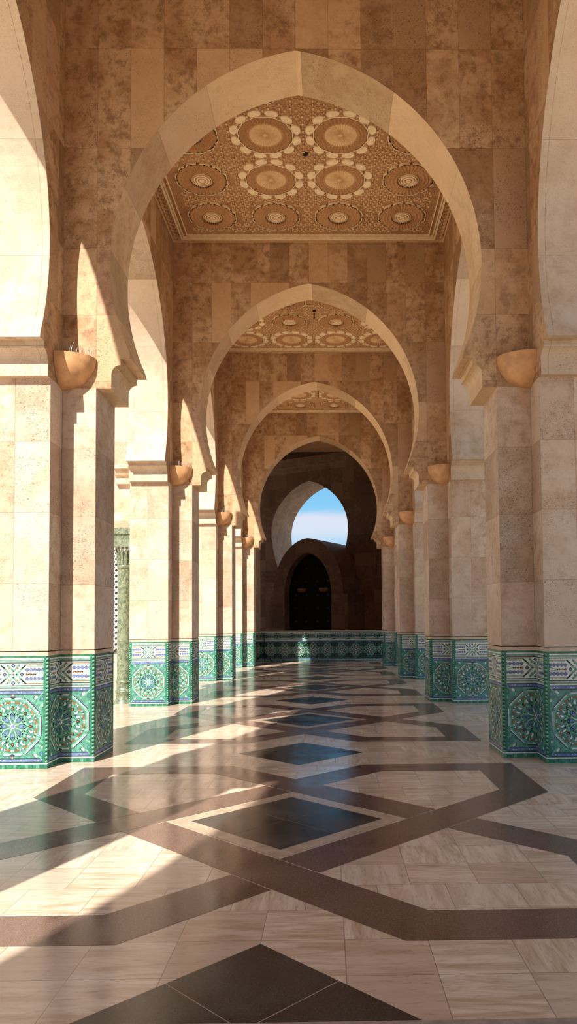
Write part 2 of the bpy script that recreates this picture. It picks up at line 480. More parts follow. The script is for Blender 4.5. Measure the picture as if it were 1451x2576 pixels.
def frieze_cell(w=.76, h=.245):
    o = []
    o.append((1, 'white', rect(-w / 2, w / 2, -h / 2, h / 2)))
    # knot in the middle
    for s in (-1, 1):
        for d in (-.8, .8):
            o.append((1.5, 'green', bar((-.11 + d * .045, -s * .11), (.11 + d * .045, s * .11), .021)))
            o.append((2, 'mint', bar((-.11 + d * .045, -s * .11), (.11 + d * .045, s * .11), .012)))
    for x, y in ((0, .098), (0, -.098), (.098, 0), (-.098, 0)):
        o.append((3, 'navy', diamond(x, y, .026)))
        o.append((4, 'mint', diamond(x, y, .010)))
    for x in (-1, 1):
        for y in (-1, 1):
            o.append((3, 'white', rot(rect(-.030, .030, -.012, .012), x * y * pi / 4, (x * .026, y * .026))))
            o.append((4, 'black', diamond(x * .016, y * .016, .005))); o.append((4, 'black', diamond(x * .034, y * .034, .005)))
            o.append((3, 'ochre', diamond(x * .050, y * .066, .013)))
            o.append((3, 'navy', diamond(x * .066, y * .095, .008)))
    o.append((4, 'ochre', diamond(0, 0, .011)))
    # hexagonal cartouches left and right, each half of one that spans two cells
    for s in (-1, 1):
        x0, x1 = s * .118, s * (w / 2)
        for y in (-1, 1):
            o.append((2, 'ochre', bar((x0 + s * .03, y * .105), (x1, y * .105), .010)))
            o.append((2, 'mint', bar((x0 + s * .04, y * .090), (x1, y * .090), .012)))
            o.append((2, 'ochre', bar((x0 - s * .035, y * .055), (x0 + s * .03, y * .105), .010)))
            for k in range(6):
                xx = x0 + s * (.040 + k * .044)
                if abs(xx) > w / 2: continue
                o.append((3, 'navy', diamond(xx, y * .050, .025)))
                o.append((4, 'blue', diamond(xx, y * .050, .019)))
                o.append((4, 'ochre', diamond(xx + s * .022, y * .050 + .016, .005)))
            o.append((2, 'mint', bar((x0 + s * .12, 0), (x1, y * .028), .010)))
        for k in range(3):
            o.append((3, 'ochre', diamond(x0 + s * (.035 + k * .038), 0, .015)))
            o.append((2, 'black', diamond(x0 + s * (.054 + k * .038), 0, .010)))
    return o
STAR, FRIEZE = star_cell(), frieze_cell()

def net_cell(w=.60, h=.70):
    """dark ground with white interlaced lines, for the far wall (two rosettes per cell)"""
    o = []
    for c, R, n in (((0, 0), .335, 8), ((w / 2, h / 2), .22, 8), ((-w / 2, h / 2), .22, 8), ((w / 2, -h / 2), .22, 8), ((-w / 2, -h / 2), .22, 8)):
        for k in range(n):
            a = 2 * pi * k / n
            pet = [(.05 * R / .3, 0), (.10 * R / .3, .032 * R / .3), (.165 * R / .3, 0), (.10 * R / .3, -.032 * R / .3)]
            for p, q in zip(pet, pet[1:] + pet[:1]): o.append((3, 'white', rot(bar(p, q, .008), a, c)))
            p = (R * .60 * cos(.0), 0); q = (R * .95 * cos(pi / n), R * .95 * sin(pi / n)); q2 = (q[0], -q[1])
            o.append((2, 'mint', rot(bar(p, q, .015), a, c))); o.append((2, 'mint', rot(bar(p, q2, .015), a, c)))
            p3 = (R * .45, 0); o.append((2, 'teal', rot(bar(p3, q, .012), a, c))); o.append((2, 'teal', rot(bar(p3, q2, .012), a, c)))
            o.append((3, 'white', rot(bar((R * .95, -.035), (R * .95, .035), .008), a, c)))
            o.append((3, 'white', rot(bar((R * .66, -.05), (R * .66, .05), .007), a + pi / n, c)))
            o.append((4, 'black', rot(diamond(R * .80, 0, .020), a, c)))
            o.append((4, 'white', rot(diamond(R * .48, 0, .009), a + pi / n, c)))
        o.append((4, 'white', [(c[0] + .022 * cos(pi / 4 * k), c[1] + .022 * sin(pi / 4 * k)) for k in range(8)]))
    return [(l, m_, p) for l, m_, p in o if all(abs(y) <= h / 2 for x, y in p)]
def net_frieze(w=.60, h=.245):
    o = []
    for s in (-1, 1):
        for p, q in (((-.21, s * .10), (.21, s * .10)), ((-.21, s * .10), (-.25, s * .055)), ((.21, s * .10), (.25, s * .055))):
            o.append((2, 'white', bar(p, q, .013)))
        o.append((2, 'mint', bar((-.17, s * .075), (.17, s * .075), .010)))
        o.append((2, 'mint', bar((-w / 2, s * .10), (-w / 2 + .04, s * .03), .012))); o.append((2, 'mint', bar((w / 2, s * .10), (w / 2 - .04, s * .03), .012)))
        for k in range(-3, 4): o.append((3, 'white', diamond(k * .048, s * .042, .013)))
        o.append((3, 'white', diamond(s * w / 2, 0, .03))); o.append((4, 'navy', diamond(s * w / 2, 0, .014)))
    for k in range(-3, 4): o.append((3, 'blue', diamond(k * .048, 0, .014)))
    return o
def dado_face(mb, o, ud, width, nrm, u0, cell=.76, strips=(True, True), base_mat=True, net=False):
    """mosaic on a vertical face: origin o (x, y) at its left end seen from outside, direction ud, outward normal nrm,
    u0 = pattern coordinate at the left end"""
    def put(layer, c, poly):
        q = clip(poly, 0, width)
        if not q: return
        d = .0006 * layer
        mb.face([(o[0] + ud[0] * u + nrm[0] * d, o[1] + ud[1] * u + nrm[1] * d, v) for u, v in q], None, Z[c])
    su = .052
    a = su if strips[0] else 0; b = width - (su if strips[1] else 0)
    def band(c, v0, v1, layer=1, x0=0.0, x1=None): put(layer, c, rect(x0, width if x1 is None else x1, v0, v1))
    band('dgreen', 0, DADO, 0.2)
    n = max(1, round(width / .042))                       # foot: green squares with joints
    for k in range(n):
        put(1, 'green' if (k * 7 + int(u0 * 10)) % 3 else 'teal', rect(k * width / n + .0015, (k + 1) * width / n - .0015, .003, .043))
    band('white', .047, .063)
    for v0, v1, c in ((.078, .108, 'blue'), (.832, .862, 'blue'), (.872, .890, 'white'), (.896, .904, 'mint'), (.908, .916, 'white'),
                      (1.186, 1.194, 'white'), (1.198, 1.208, 'mint'), (1.212, 1.230, 'white'), (1.236, 1.252, 'green')):
        band(c, v0, v1, 1, a, b)
    for v in (.093, .847):                                # dots on the blue bands
        k0 = floor((u0) / .19)
        for k in range(k0, k0 + int(width / .19) + 3):
            for d, c in ((.06, 'white'), (.095, 'white')):
                u = k * .19 + d - u0
                if a < u < b: put(2, c, diamond(u, v, .0065))
    band('green' if net else 'teal', .118, .822, 1, a, b)
    S_, F_, cw = (net_cell(), net_frieze(), .60) if net else (STAR, FRIEZE, .76)
    if net: band('dgreen', .118, .822, 1.2, a, b)
    for layer, c, poly in S_ + [(l, c, [(x, y + 10) for x, y in p]) for l, c, p in F_]:
        fr = poly[0][1] > 5
        ky = 1.0512 - 10 if fr else .470
        k0 = floor((u0 - cell) / cell)
        for k in range(k0, k0 + int(width / cell) + 4):
            q = [(x * cell / cw + k * cell - u0, y + ky) for x, y in poly]
            q = clip(q, a, b)
            if q: put(layer + 1, c, q)
    for on, x in ((strips[0], 0), (strips[1], width - su)):      # rope strips at the corners
        if not on: continue
        put(1, 'green', rect(x, x + su, .066, DADO - .003))
        e = x + (.026 if x else 0)
        k = 0; v = .07
        while v < DADO - .04:
            put(2, 'mint', [(e + .002, v), (e + .024, v + .008), (e + .024, v + .024), (e + .002, v + .016)])
            put(2, 'black', [(e + .002, v + .018), (e + .024, v + .026), (e + .024, v + .040), (e + .002, v + .032)])
            v += .044

def plan(side_len=AP):
    """cross shaped plan of a left pier, y measured from the arch face; counter-clockwise seen from above"""
    return [(-WO, -AP), (-WA, -AP), (-WA, 0), (-WB, 0), (-WB, TT), (-WA, TT), (-WA, TT + AP), (-WO, TT + AP)]
PL = plan()
def pier_shaft():
    mb = MB()
    mb.prism(PL, 1.312, ZS, M['jamb'])
    mb.prism(PL, DADO, 1.300, M['plainstone'])
    ins = [(x + (.02 if x == -WO else -.02), y) for x, y in PL]
    ins = [(-WO + .012, -AP + .012), (-WA - .012, -AP + .012), (-WA - .012, .012), (-WB - .012, .012), (-WB - .012, TT - .012), (-WA - .012, TT - .012), (-WA - .012, TT + AP - .012), (-WO + .012, TT + AP - .012)]
    mb.prism(ins, 1.295, 1.316, M['joint'], False, False)
    return mb
def pier_dado():
    mb = MB()
    mb.prism(PL, 0, DADO, Z['dgreen'])
    # left to right as seen from in front; star centres sit at the inner corners
    dado_face(mb, (-WO, -AP), (1, 0), TT + .005, (0, -1), -.3725, .745, (True, True))
    dado_face(mb, (-WA, -AP), (0, 1), AP, (1, 0), -.369, .745, (True, False))
    dado_face(mb, (-WA, 0), (1, 0), WA - WB, (0, -1), 0, .80, (False, True))
    dado_face(mb, (-WB, 0), (0, 1), TT, (1, 0), -.37, .74, (True, True))
    dado_face(mb, (-WB, TT), (-1, 0), WA - WB, (0, 1), -.401, .80, (True, False))
    dado_face(mb, (-WA, TT), (0, 1), AP, (1, 0), 0, .745, (False, True))
    dado_face(mb, (-WO, TT + AP), (0, -1), TT + 2 * AP, (-1, 0), -.37, .74, (True, True))
    return mb
pier_s, pier_d = pier_shaft(), pier_dado()
meshes = {}
def place_pier(i, side, label, first={}):
    root = empty('stone_pier', (0, tfront(i), 0))
    tag(root, label, 'pier', 'mosaic-footed piers down both sides of the arcade')
    if side not in first:
        s = (pier_s if side < 0 else flipx(pier_s)).build('shaft', root)
        d = (pier_d if side < 0 else flipx(pier_d)).build('mosaic_dado', root)
        first[side] = (s, d)
    else:
        for q in first[side]:
            c = q.copy(); col.objects.link(c); c.parent = root
    return root
PIER_LABELS = {
    (1, -1): 'nearest sunlit pier at the left, tall cream stone over a bright green mosaic foot',
    (2, -1): 'second sunlit pier of the left row, with the green marble column beside it',
    (3, -1): 'third sunlit pier of the left row, between the marble-column pier and the last one',
    (4, -1): 'last and smallest sunlit pier of the left row, against the dark hall',
    (1, 1): 'nearest shaded pier at the right, pitted stone over a dark green mosaic foot',
    (2, 1): 'second shaded pier of the right row, with pale slabs above its mosaic foot',
    (3, 1): 'third shaded pier of the right row, behind the one with pale slabs',
    (4, 1): 'last and smallest shaded pier of the right row, where the low tiled wall ends',
}
for i in range(-1, 5):
    for sd in (-1, 1):
        place_pier(i, sd, PIER_LABELS.get((i, sd), 'stone pier with a mosaic foot standing behind the viewpoint'))

# ------------------------------------------------------------------ transverse and side arches
ARCH_L = {1: 'nearest and largest horseshoe arch spanning the aisle, its top framing the carved ceiling',
          2: 'second horseshoe arch across the aisle, seen inside the largest one',
          3: 'third horseshoe arch across the aisle, its crown below the narrow sliver of ceiling',
          4: 'smallest horseshoe arch across the aisle, framing the dark hall and blue sky',
          0: 'horseshoe arch above and in front of the viewpoint, outside the picture', -1: 'horseshoe arch behind the viewpoint'}
for i in range(-1, 5):
    y0 = tfront(i)
    o = arch_wall('transverse_arch', WB, WO, 'x', 0, y0, y0 + TT)
    tag(o, ARCH_L[i], 'arch', 'horseshoe arches across the aisle')
SIDE_W = (L - TT) / 2
SJ = SIDE_W - AP
ORD = {0: 'first', 1: 'second', 2: 'third', 3: 'fourth', 4: 'fifth', -1: 'rear', -2: 'rearmost'}
for b in range(-2, 5):
    for sd in (-1, 1):
        if b == 4 and sd < 0: continue
        o = arch_wall('side_arch', SJ, SIDE_W, 'y', bayc(b), sd * WA, sd * WO)
        nm = 'left' if sd < 0 else 'right'
        txt = {0: 'nearest side arch along the %s wall, its curved lining cut by the picture edge' % nm,
               1: 'side arch along the %s wall between the nearest and second piers' % nm,
               2: 'side arch along the %s wall between the second and third piers' % nm,
               3: 'side arch along the %s wall between the third and last piers' % nm,
               4: 'side arch along the %s wall beyond the last pier, beside the low tiled wall' % nm}.get(b, 'side arch of the %s wall behind the viewpoint' % nm)
        tag(o, txt, 'arch', 'side arches along the aisle')

mb = MB(); mb.box(-WO, -WA, tfront(4) + TT + AP + .002, tfront(5) + TT, 0, ZC + .5, M['stone'])
tag(mb.build('wall_bay_end'), kind='structure')
# ------------------------------------------------------------------ ceilings
def medallion_petal():
    mb = MB(); n = 72
    rs = [0, .02, .035, .05, .08, .14, .20, .26, .285, .30, .315, .33, .345, .36, .375, .39, .405, .42, .43]
    def h(r, a):
        if r < .04: return .030
        if r < .29: return .010 + .014 * (r / .29) + .012 * (1 if int(round(a / (2 * pi) * n)) % 2 else 0)
        k = int(round(r / .015)); q = int(round(a / (2 * pi) * n))
        return .014 + .030 * (q % 2) + .016 * (k % 3 == 0) - (.012 if r > .425 else 0)
    mb.grid(lambda i, j: (rs[j] * cos(2 * pi * i / n), rs[j] * sin(2 * pi * i / n), -h(rs[j], 2 * pi * i / n)), n, 7, M['cream2'], True, False)
    mb.grid(lambda i, j: (rs[j + 7] * cos(2 * pi * i / n), rs[j + 7] * sin(2 * pi * i / n), -h(rs[j + 7], 2 * pi * i / n)), n, len(rs) - 8, M['plaster2'], True, False)
    # scalloped edge
    mb.grid(lambda i, j: ((.43 + .012 * abs(sin(6 * 2 * pi * i / 96)) + .014 * (j == 1 or j == 2)) * cos(2 * pi * i / 96), (.43 + .012 * abs(sin(6 * 2 * pi * i / 96)) + .014 * (j == 1 or j == 2)) * sin(2 * pi * i / 96), [0, 0, -.036, -.036][j] if j else -.036), 96, 3, M['cream'], True, False)
    return mb
def petal_ring():
    mb = MB()
    for k in range(12):
        a = 2 * pi * (k + .5) / 12; N = 20
        c = (.508 * cos(a), .508 * sin(a))
        def pt(t, s, z):
            x, y = .078 * cos(t) * s, .108 * sin(t) * s
            if cos(t) < 0: x *= .75
            return (c[0] + x * cos(a) - y * sin(a), c[1] + x * sin(a) + y * cos(a), z)
        prof = ((1.0, .0), (1.0, -.026), (.96, -.031), (0.0, -.032))
        mb.grid(lambda i, j: pt(2 * pi * i / N, prof[j][0], prof[j][1]), N, 3, M['cream'], True, False)
    return mb
def medallion_ring():
    mb = MB(); n = 72
    edges = [(0, .045, .050, 'cream'), (.045, .072, .008, 'plaster2'), (.072, .100, .046, 'cream'), (.100, .122, .008, 'plaster2'),
             (.122, .144, .042, 'cream'), (.144, .164, .010, 'plaster2'), (.164, .180, .036, 'cream2'), (.180, .212, .012, 'plaster2')]  # brown grooves between cream ridges: shade of the relief put into the colour
    for r0, r1, h, mt in edges:
        mb.grid(lambda i, j: ((r0, r0, r1, r1)[j] * cos(2 * pi * i / n), (r0, r0, r1, r1)[j] * sin(2 * pi * i / n), (0, -h, -h, 0)[j]), n, 3, M[mt], True, False)
    for k in range(36):                                   # beads
        a = 2 * pi * k / 36; c = (.228 * cos(a), .228 * sin(a))
        b = [(c[0] + .013 * cos(t), c[1] + .013 * sin(t), -.012) for t in (0, pi / 2, pi, 3 * pi / 2)]
        for q in range(4): mb.face([b[q], (c[0], c[1], -.042), b[(q + 1) % 4]], None, M['cream'])
    rs = [.212, .245, .265, .285, .305, .325, .345, .365, .385, .405, .425]
    def h(j, i): return .012 + .030 * (i % 2) + .016 * (j % 3 == 0)
    mb.grid(lambda i, j: (rs[j] * cos(2 * pi * i / n), rs[j] * sin(2 * pi * i / n), -h(j, i)), n, len(rs) - 1, M['plaster2'], True, False)
    return mb
def scallop_ring():
    mb = MB()
    for k in range(12):                                  # broken scalloped outline
        a0 = 2 * pi * k / 12 + .05
        N = 8
        mb.grid(lambda i, j: ((.435 + .022 * sin(pi * i / N) + (.014 if j in (1, 2) else 0)) * cos(a0 + .42 * i / N), (.435 + .022 * sin(pi * i / N) + (.014 if j in (1, 2) else 0)) * sin(a0 + .42 * i / N), -(.0, .0, .034, .034)[j]), N, 3, M['cream'], False, False)
    return mb
M['cream2'] = plain('tan_plaster_flutes', (.74, .52, .28), .7, var=.1, scale=20)
M['plaster2'] = plain('brown_lattice_and_groove_shade', (.52, .295, .135), .75, var=.2, scale=40)  # lattice tone; also carries the shade of the ring grooves

BX, BY = WA - .0, SIDE_W
IX, IY = BX - .37, BY - .24           # inner field half sizes
MX = (-1.84, -.61, .61, 1.84); MY = (-1.77, -.59, .59, 1.77)
def rosettes():
    """carved field of small eight petalled flowers between the medallions"""
    mb = MB(); st = .172
    nx, ny = int(IX / st), int(IY / st)
    for a in range(-nx, nx + 1):
        for b in range(-ny, ny + 1):
            x, y = a * st, b * st
            if abs(x) > IX - .08 or abs(y) > IY - .08: continue
            if min(hypot(x - mx, y - my) for mx in MX for my in MY) < .50: continue
            R = .080
            mb.face([(x + .020 * cos(pi / 3 * q), y - .020 * sin(pi / 3 * q), -.034) for q in range(6)], None, M['cream2'])
            for k in range(8):
                t = pi / 4 * k; w = .30
                p0 = (x + .018 * cos(t), y + .018 * sin(t)); p1 = (x + R * .72 * cos(t - w), y + R * .72 * sin(t - w))
                p2 = (x + R * cos(t), y + R * sin(t)); p3 = (x + R * .72 * cos(t + w), y + R * .72 * sin(t + w))
                zc = -.030
                m_ = (x + R * .62 * cos(t), y + R * .62 * sin(t), zc)
                for q, r_ in ((p0, p1), (p1, p2), (p2, p3), (p3, p0)):
                    mb.face([(q[0], q[1], -.006), m_, (r_[0], r_[1], -.006)], None, M['relief'])
            # little stud between flowers
            cx_, cy_ = x + st / 2, y + st / 2
            if min(hypot(cx_ - mx, cy_ - my) for mx in MX for my in MY) > .46 and abs(cx_) < IX - .03 and abs(cy_) < IY - .03:
                for q in range(4):
                    a0, a1 = pi / 2 * q, pi / 2 * (q + 1)
                    mb.face([(cx_ + .034 * cos(a0), cy_ + .034 * sin(a0), -.003), (cx_, cy_, -.030), (cx_ + .034 * cos(a1), cy_ + .034 * sin(a1), -.003)], None, M['relief'])
    return mb
def cornice():
    mb = MB()
    def ring(x0, y0, x1, y1, z, zt, m):                  # rectangular ring between outer (x0,y0) and inner (x1,y1) half sizes
        mb.box(-x0, x0, -y0, -y1, z, zt, m); mb.box(-x0, x0, y1, y0, z, zt, m)
        mb.box(-x0, -x1, -y1, y1, z, zt, m); mb.box(x1, x0, -y1, y1, z, zt, m)
    e = .006
    ring(BX - e, BY - e, BX - .035, BY - .03, -.05, .02, M['cream2'])
    ring(BX - .20, BY - .12, BX - .235, BY - .15, -.060, .02, M['cream'])
    ring(BX - .25, BY - .16, BX - .265, BY - .175, -.045, .02, M['cream'])
    ring(BX - .33, BY - .21, BX - .345, BY - .225, -.03, .02, M['cream'])
    # interlaced ribbon on the outer band
    def ribbon(p, q, w0, z0, ax):
        n = max(2, int(round((q - p) / .26))); d = (q - p) / n
        for k in range(n):
            s = p + k * d
            for ph in (0, 1):
                pts = [(s, -w0 if ph else w0), (s + d * .3, -w0 if ph else w0), (s + d * .5, w0 if ph else -w0), (s + d * .8, w0 if ph else -w0), (s + d, -w0 if ph else w0)]
                for a, b in zip(pts, pts[1:]):
                    poly = bar(a, b, .018)
                    def T(u, v, z):
                        return {'x-': (u, -BY + .075 + v * .55, z), 'x+': (u, BY - .075 - v * .55, z), 'y-': (-BX + .118 + v, u, z), 'y+': (BX - .118 - v, u, z)}[ax]
                    lo = [T(u, v, z0) for u, v in poly]; hi = [T(u, v, 0) for u, v in poly]
                    mb.face(lo, None, M['cream2'])
                    for c in range(4): mb.face([lo[c], lo[(c + 1) % 4], hi[(c + 1) % 4], hi[c]], None, M['cream2'])
    ribbon(-BX + .2, BX - .2, .045, -.03, 'x-'); ribbon(-BX + .2, BX - .2, .045, -.03, 'x+')
    ribbon(-BY + .1, BY - .1, .055, -.03, 'y-'); ribbon(-BY + .1, BY - .1, .055, -.03, 'y+')
    return mb
mp, mpr, mr, mrr = medallion_petal(), petal_ring(), medallion_ring(), scallop_ring()
protos = {}
def ceil_medallion(kind, parent, x, y):
    if kind not in protos:
        a = (mp if kind == 'P' else mr).build('medallion', parent, (x, y, 0))
        b = (mpr if kind == 'P' else mrr).build('petal_border', a)
        if kind == 'P': a['label'] = 'fluted round medallion with twelve cream petals'
        else: a['label'] = 'round medallion of concentric cream rings'
        protos[kind] = (a, b)
    else:
        a0, b0 = protos[kind]
        a = a0.copy(); col.objects.link(a); a.parent = parent; a.location = (x, y, 0)
        b = b0.copy(); col.objects.link(b); b.parent = a
ros = cor = None
for b in range(-2, 5):
    mb = MB(); mb.box(-WA + .002, WA - .002, -SIDE_W + .002, SIDE_W - .002, 0, .5, M['plaster'])
    ce = mb.build('ceiling', None, (0, bayc(b), ZC))
    tag(ce, {1: 'large carved plaster ceiling seen through the nearest arch', 2: 'carved ceiling seen through the second arch',
             3: 'narrow sliver of carved ceiling seen through the third arch'}.get(b, 'carved plaster ceiling over the aisle'), kind='structure')
    if b in (1, 2, 3):
        if ros is None:
            ros = rosettes().build('carved_flowers', ce); cor = cornice().build('cornice', ce)
        else:
            for q in (ros, cor):
                c = q.copy(); col.objects.link(c); c.parent = ce
        for ix, x in enumerate(MX):
            for iy, y in enumerate(MY):
                inner = ix in (1, 2) and iy in (1, 2)
                ceil_medallion('P' if inner == (b % 2 == 1) else 'R', ce, x, y)
# roof slab over the whole gallery keeps the sun out
mb = MB()
mb.box(-WO - .3, WO + .3, tfront(-1) - L - .2, 33.0, ZC + .5, ZC + .9, M['plainstone'])
tag(mb.build('roof'), kind='structure')

# hanging hooks
def hook(y, length, x=.03, label=''):
    mb = MB()
    mb.lathe([(.0, -.0), (.045, -.0), (.045, -.03), (.02, -.05), (0, -.05)], M['iron'], (x, y, ZC), 14)
    root = mb.build('ceiling_hook'); tag(root, label, 'hook')
    if length:
        c = MB(); k = 0; z = ZC - .04
        while z > ZC - .04 - length:
            pts = []
            for q in range(11):
                t = 2 * pi * q / 10
                a, bb = .014 * cos(t), .030 * sin(t)
                pts.append((x + (a if k % 2 else 0), y + (0 if k % 2 else a), z - .03 + bb))
            c.tube(pts, .008, M['iron'], 5); z -= .045; k += 1
        c.build('chain', root)
    return root
hook(11.87, 0, .02, 'small black ceiling fixing at the centre of the nearest carved ceiling')
hook(18.0, .14, .05, 'short black chain hanging from the second carved ceiling')
hook(24.0, .30, .07, 'black chain hanging from the third carved ceiling at the arch top')

# ------------------------------------------------------------------ corner bowls
def bowl_mesh():
    mb = MB(); na, nb = 20, 12
    rx, ry, rz = .40, .29, .37
    def P(i, j, s=1.0):
        a = pi / 2 * i / na; e = pi / 2 * j / nb
        rr = cos(e) ** .85
        return (s * rx * rr * cos(a), -s * ry * rr * sin(a), -rz * sin(e) * s)
    mb.grid(lambda i, j: P(i, j), na, nb, M['clay'], False, True, True)
    mb.grid(lambda i, j: P(i, j, .93), na, nb, M['clay'], False, True, False)
    for i in range(na):                                   # rim
        a, b = P(i, 0), P(i + 1, 0); c, d = P(i + 1, 0, .93), P(i, 0, .93)
        mb.face([a, b, c, d], None, M['clay'])
    pts = [(0, 0, -.05)] + [P(i, 0, .93)[:2] + (-.05,) for i in range(na + 1)]
    for i in range(1, na + 1): mb.face([pts[0], pts[i], pts[i + 1]], None, M['joint'])
    # closing lines against the walls
    mb.face([(0, 0, 0)] + [P(0, j) for j in range(nb + 1)], None, M['clay'])
    mb.face([(0, 0, 0)] + [P(na, j) for j in range(nb + 1)], None, M['clay'])
    return mb
def spikes_mesh(seed):
    r = random.Random(seed); mb = MB()
    for k in range(26):
        a = r.uniform(.05, pi / 2 - .05); q = r.uniform(.45, .93)
        x, y = .38 * q * cos(a), -.27 * q * sin(a)
        l = r.uniform(.07, .14); dx, dy = r.uniform(-.03, .03), r.uniform(-.03, .03)
        mb.tube([(x, y, -.05), (x + dx * .4, y + dy * .4, l * .6), (x + dx, y + dy, l)], .0022, M['wire'], 4)
    mb.tube([(.05, -.10, .0), (.20, -.16, .004), (.36, -.06, .0)], .004, M['wire'], 5)
    return mb
BL = {(1, -1): 'clay corner bowl with bird spikes on the nearest left pier', (2, -1): 'clay corner bowl with bird spikes on the second left pier',
      (3, -1): 'clay corner bowl with bird spikes on the third left pier', (4, -1): 'smallest clay corner bowl with bird spikes, on the last left pier',
      (1, 1): 'largest clay corner bowl at the right, high on the nearest shaded pier', (2, 1): 'clay corner bowl on the second right pier',
      (3, 1): 'clay corner bowl on the third right pier', (4, 1): 'smallest clay corner bowl, on the last right pier'}
bm0 = bowl_mesh(); bmr = flipx(bm0); bf = {}; sf = None
for (i, sd), lb in BL.items():
    x, y, z = sd * (WA - .003), tfront(i) - .003, 4.77
    if sd not in bf:
        o = (bm0 if sd < 0 else bmr).build('corner_bowl', None, (x, y, z)); bf[sd] = o
    else:
        o = bf[sd].copy(); col.objects.link(o); o.location = (x, y, z)
    tag(o, lb, 'wall lamp', 'clay corner bowls on the piers')
    if sd < 0:
        if sf is None: sf = spikes_mesh(3).build('bird_spikes', o)
        else:
            c = sf.copy(); col.objects.link(c); c.parent = o

# ------------------------------------------------------------------ floor with inlay
FX0, FX1, FY0, FY1 = -3.95, 3.95, -10.0, 33.0
mb = MB()
mb.box(FX0, FX1, FY0, FY1, -.12, 0, M['floor'])
fl = mb.build('floor'); tag(fl, 'polished pale travertine floor of the aisle', kind='structure')
OFF = .07
def plate(mb, poly, m, h=.0012):
    area = sum(poly[k][0] * poly[(k + 1) % len(poly)][1] - poly[(k + 1) % len(poly)][0] * poly[k][1] for k in range(len(poly)))
    if area < 0: poly = poly[::-1]
    mb.face([(x, y, h) for x, y in poly], None, m)
def band_loops():
    """two interlaced long hexagons of brown granite round each bay centre, as mitred polygons"""
    polys = []
    i0, i1 = .985, 1.535          # |x|+|y| range of the slanted bands
    X0, X1, Y0, Y1 = 1.97, 2.40, 1.885, 2.262
    g = .014                       # thin cream line where one ribbon passes under another
    def ribbon(s):
        # loop that slants along x*s = y ... built for s=+1 and mirrored in x
        out = []
        # slanted limbs: line  x - y = +c (lower right) and -c (upper left)
        def slant(sign):
            # limb: sign*(x - y) in [i0, i1]; under-crossings at (0, -sign*1.26) ; over at (sign*1.26, 0)
            def pt(c, x): return (x, x - sign * c)
            # ends at the mitres with the vertical and horizontal bands
            if sign > 0:
                a_in, a_out = (X0, X0 - i0), (X1, X1 - i1)      # right end at the vertical band
                b_in, b_out = (i0 - Y0, -Y0), (i1 - Y1, -Y1)    # lower end at the horizontal band
            else:
                a_in, a_out = (-X0, -X0 + i0), (-X1, -X1 + i1)
                b_in, b_out = (-i0 + Y0, Y0), (-i1 + Y1, Y1)
            # gap where it goes under the other loop round (0, -sign*1.26): |x + y*?| band  -sign*(x+y) in [i0-g, i1+g]
            def on(c, k):   # point of line sign*(x-y)=c  and  -sign*(x+y)=k
                x = (sign * c - sign * k) / 2; y = (-sign * c - sign * k) / 2
                return (x, y)
            out.append([a_in, a_out, on(i1, i0 - g), on(i0, i0 - g)])
            out.append([on(i0, i1 + g), on(i1, i1 + g), b_out, b_in])
        slant(1); slant(-1)
        # vertical limbs
        out.append([(X0, X0 - i0), (X1, X1 - i1), (X1, Y1), (X0, Y0)])
        out.append([(-X0, -X0 + i0), (-X1, -X1 + i1), (-X1, -Y1), (-X0, -Y0)])
        # horizontal limbs
        out.append([(X0, Y0), (X1, Y1), (-i1 + Y1, Y1), (-i0 + Y0, Y0)])
        out.append([(-X0, -Y0), (-X1, -Y1), (i1 - Y1, -Y1), (i0 - Y0, -Y0)])
        return out
    A = ribbon(1)
    # second loop: mirrored; it passes under at (+-1.26, 0) instead
    B = []
    for sign in (1, -1):
        # limb: sign*(-x - y) in [i0, i1]; runs from the left (x=-X) to the lower end for sign=1
        if sign > 0:
            a_in, a_out = (-X0, X0 - i0), (-X1, X1 - i1); b_in, b_out = (-(i0 - Y0), -Y0), (-(i1 - Y1), -Y1)
        else:
            a_in, a_out = (X0, -X0 + i0), (X1, -X1 + i1); b_in, b_out = (-(-i0 + Y0), Y0), (-(-i1 + Y1), Y1)
        def on(c, k):              # sign*(-x-y)=c  and  sign*(-x+y)=k  -> crossing round (-sign*1.26, 0)
            x = -sign * (c + k) / 2; y = sign * (k - c) / 2
            return (x, y)
        B.append([a_in, a_out, on(i1, i1 + g), on(i0, i1 + g)])
        B.append([on(i0, i0 - g), on(i1, i0 - g), b_out, b_in])
    B.append([(-X0, X0 - i0), (-X1, X1 - i1), (-X1, Y1), (-X0, Y0)])
    B.append([(X0, -X0 + i0), (X1, -X1 + i1), (X1, -Y1), (X0, -Y0)])
    B.append([(X0, -Y0), (X1, -Y1), (Y1 - i1, -Y1), (Y0 - i0, -Y0)])
    B.append([(-X0, Y0), (-X1, Y1), (i1 - Y1, Y1), (i0 - Y0, Y0)])
    return A, B
A_, B_ = band_loops()
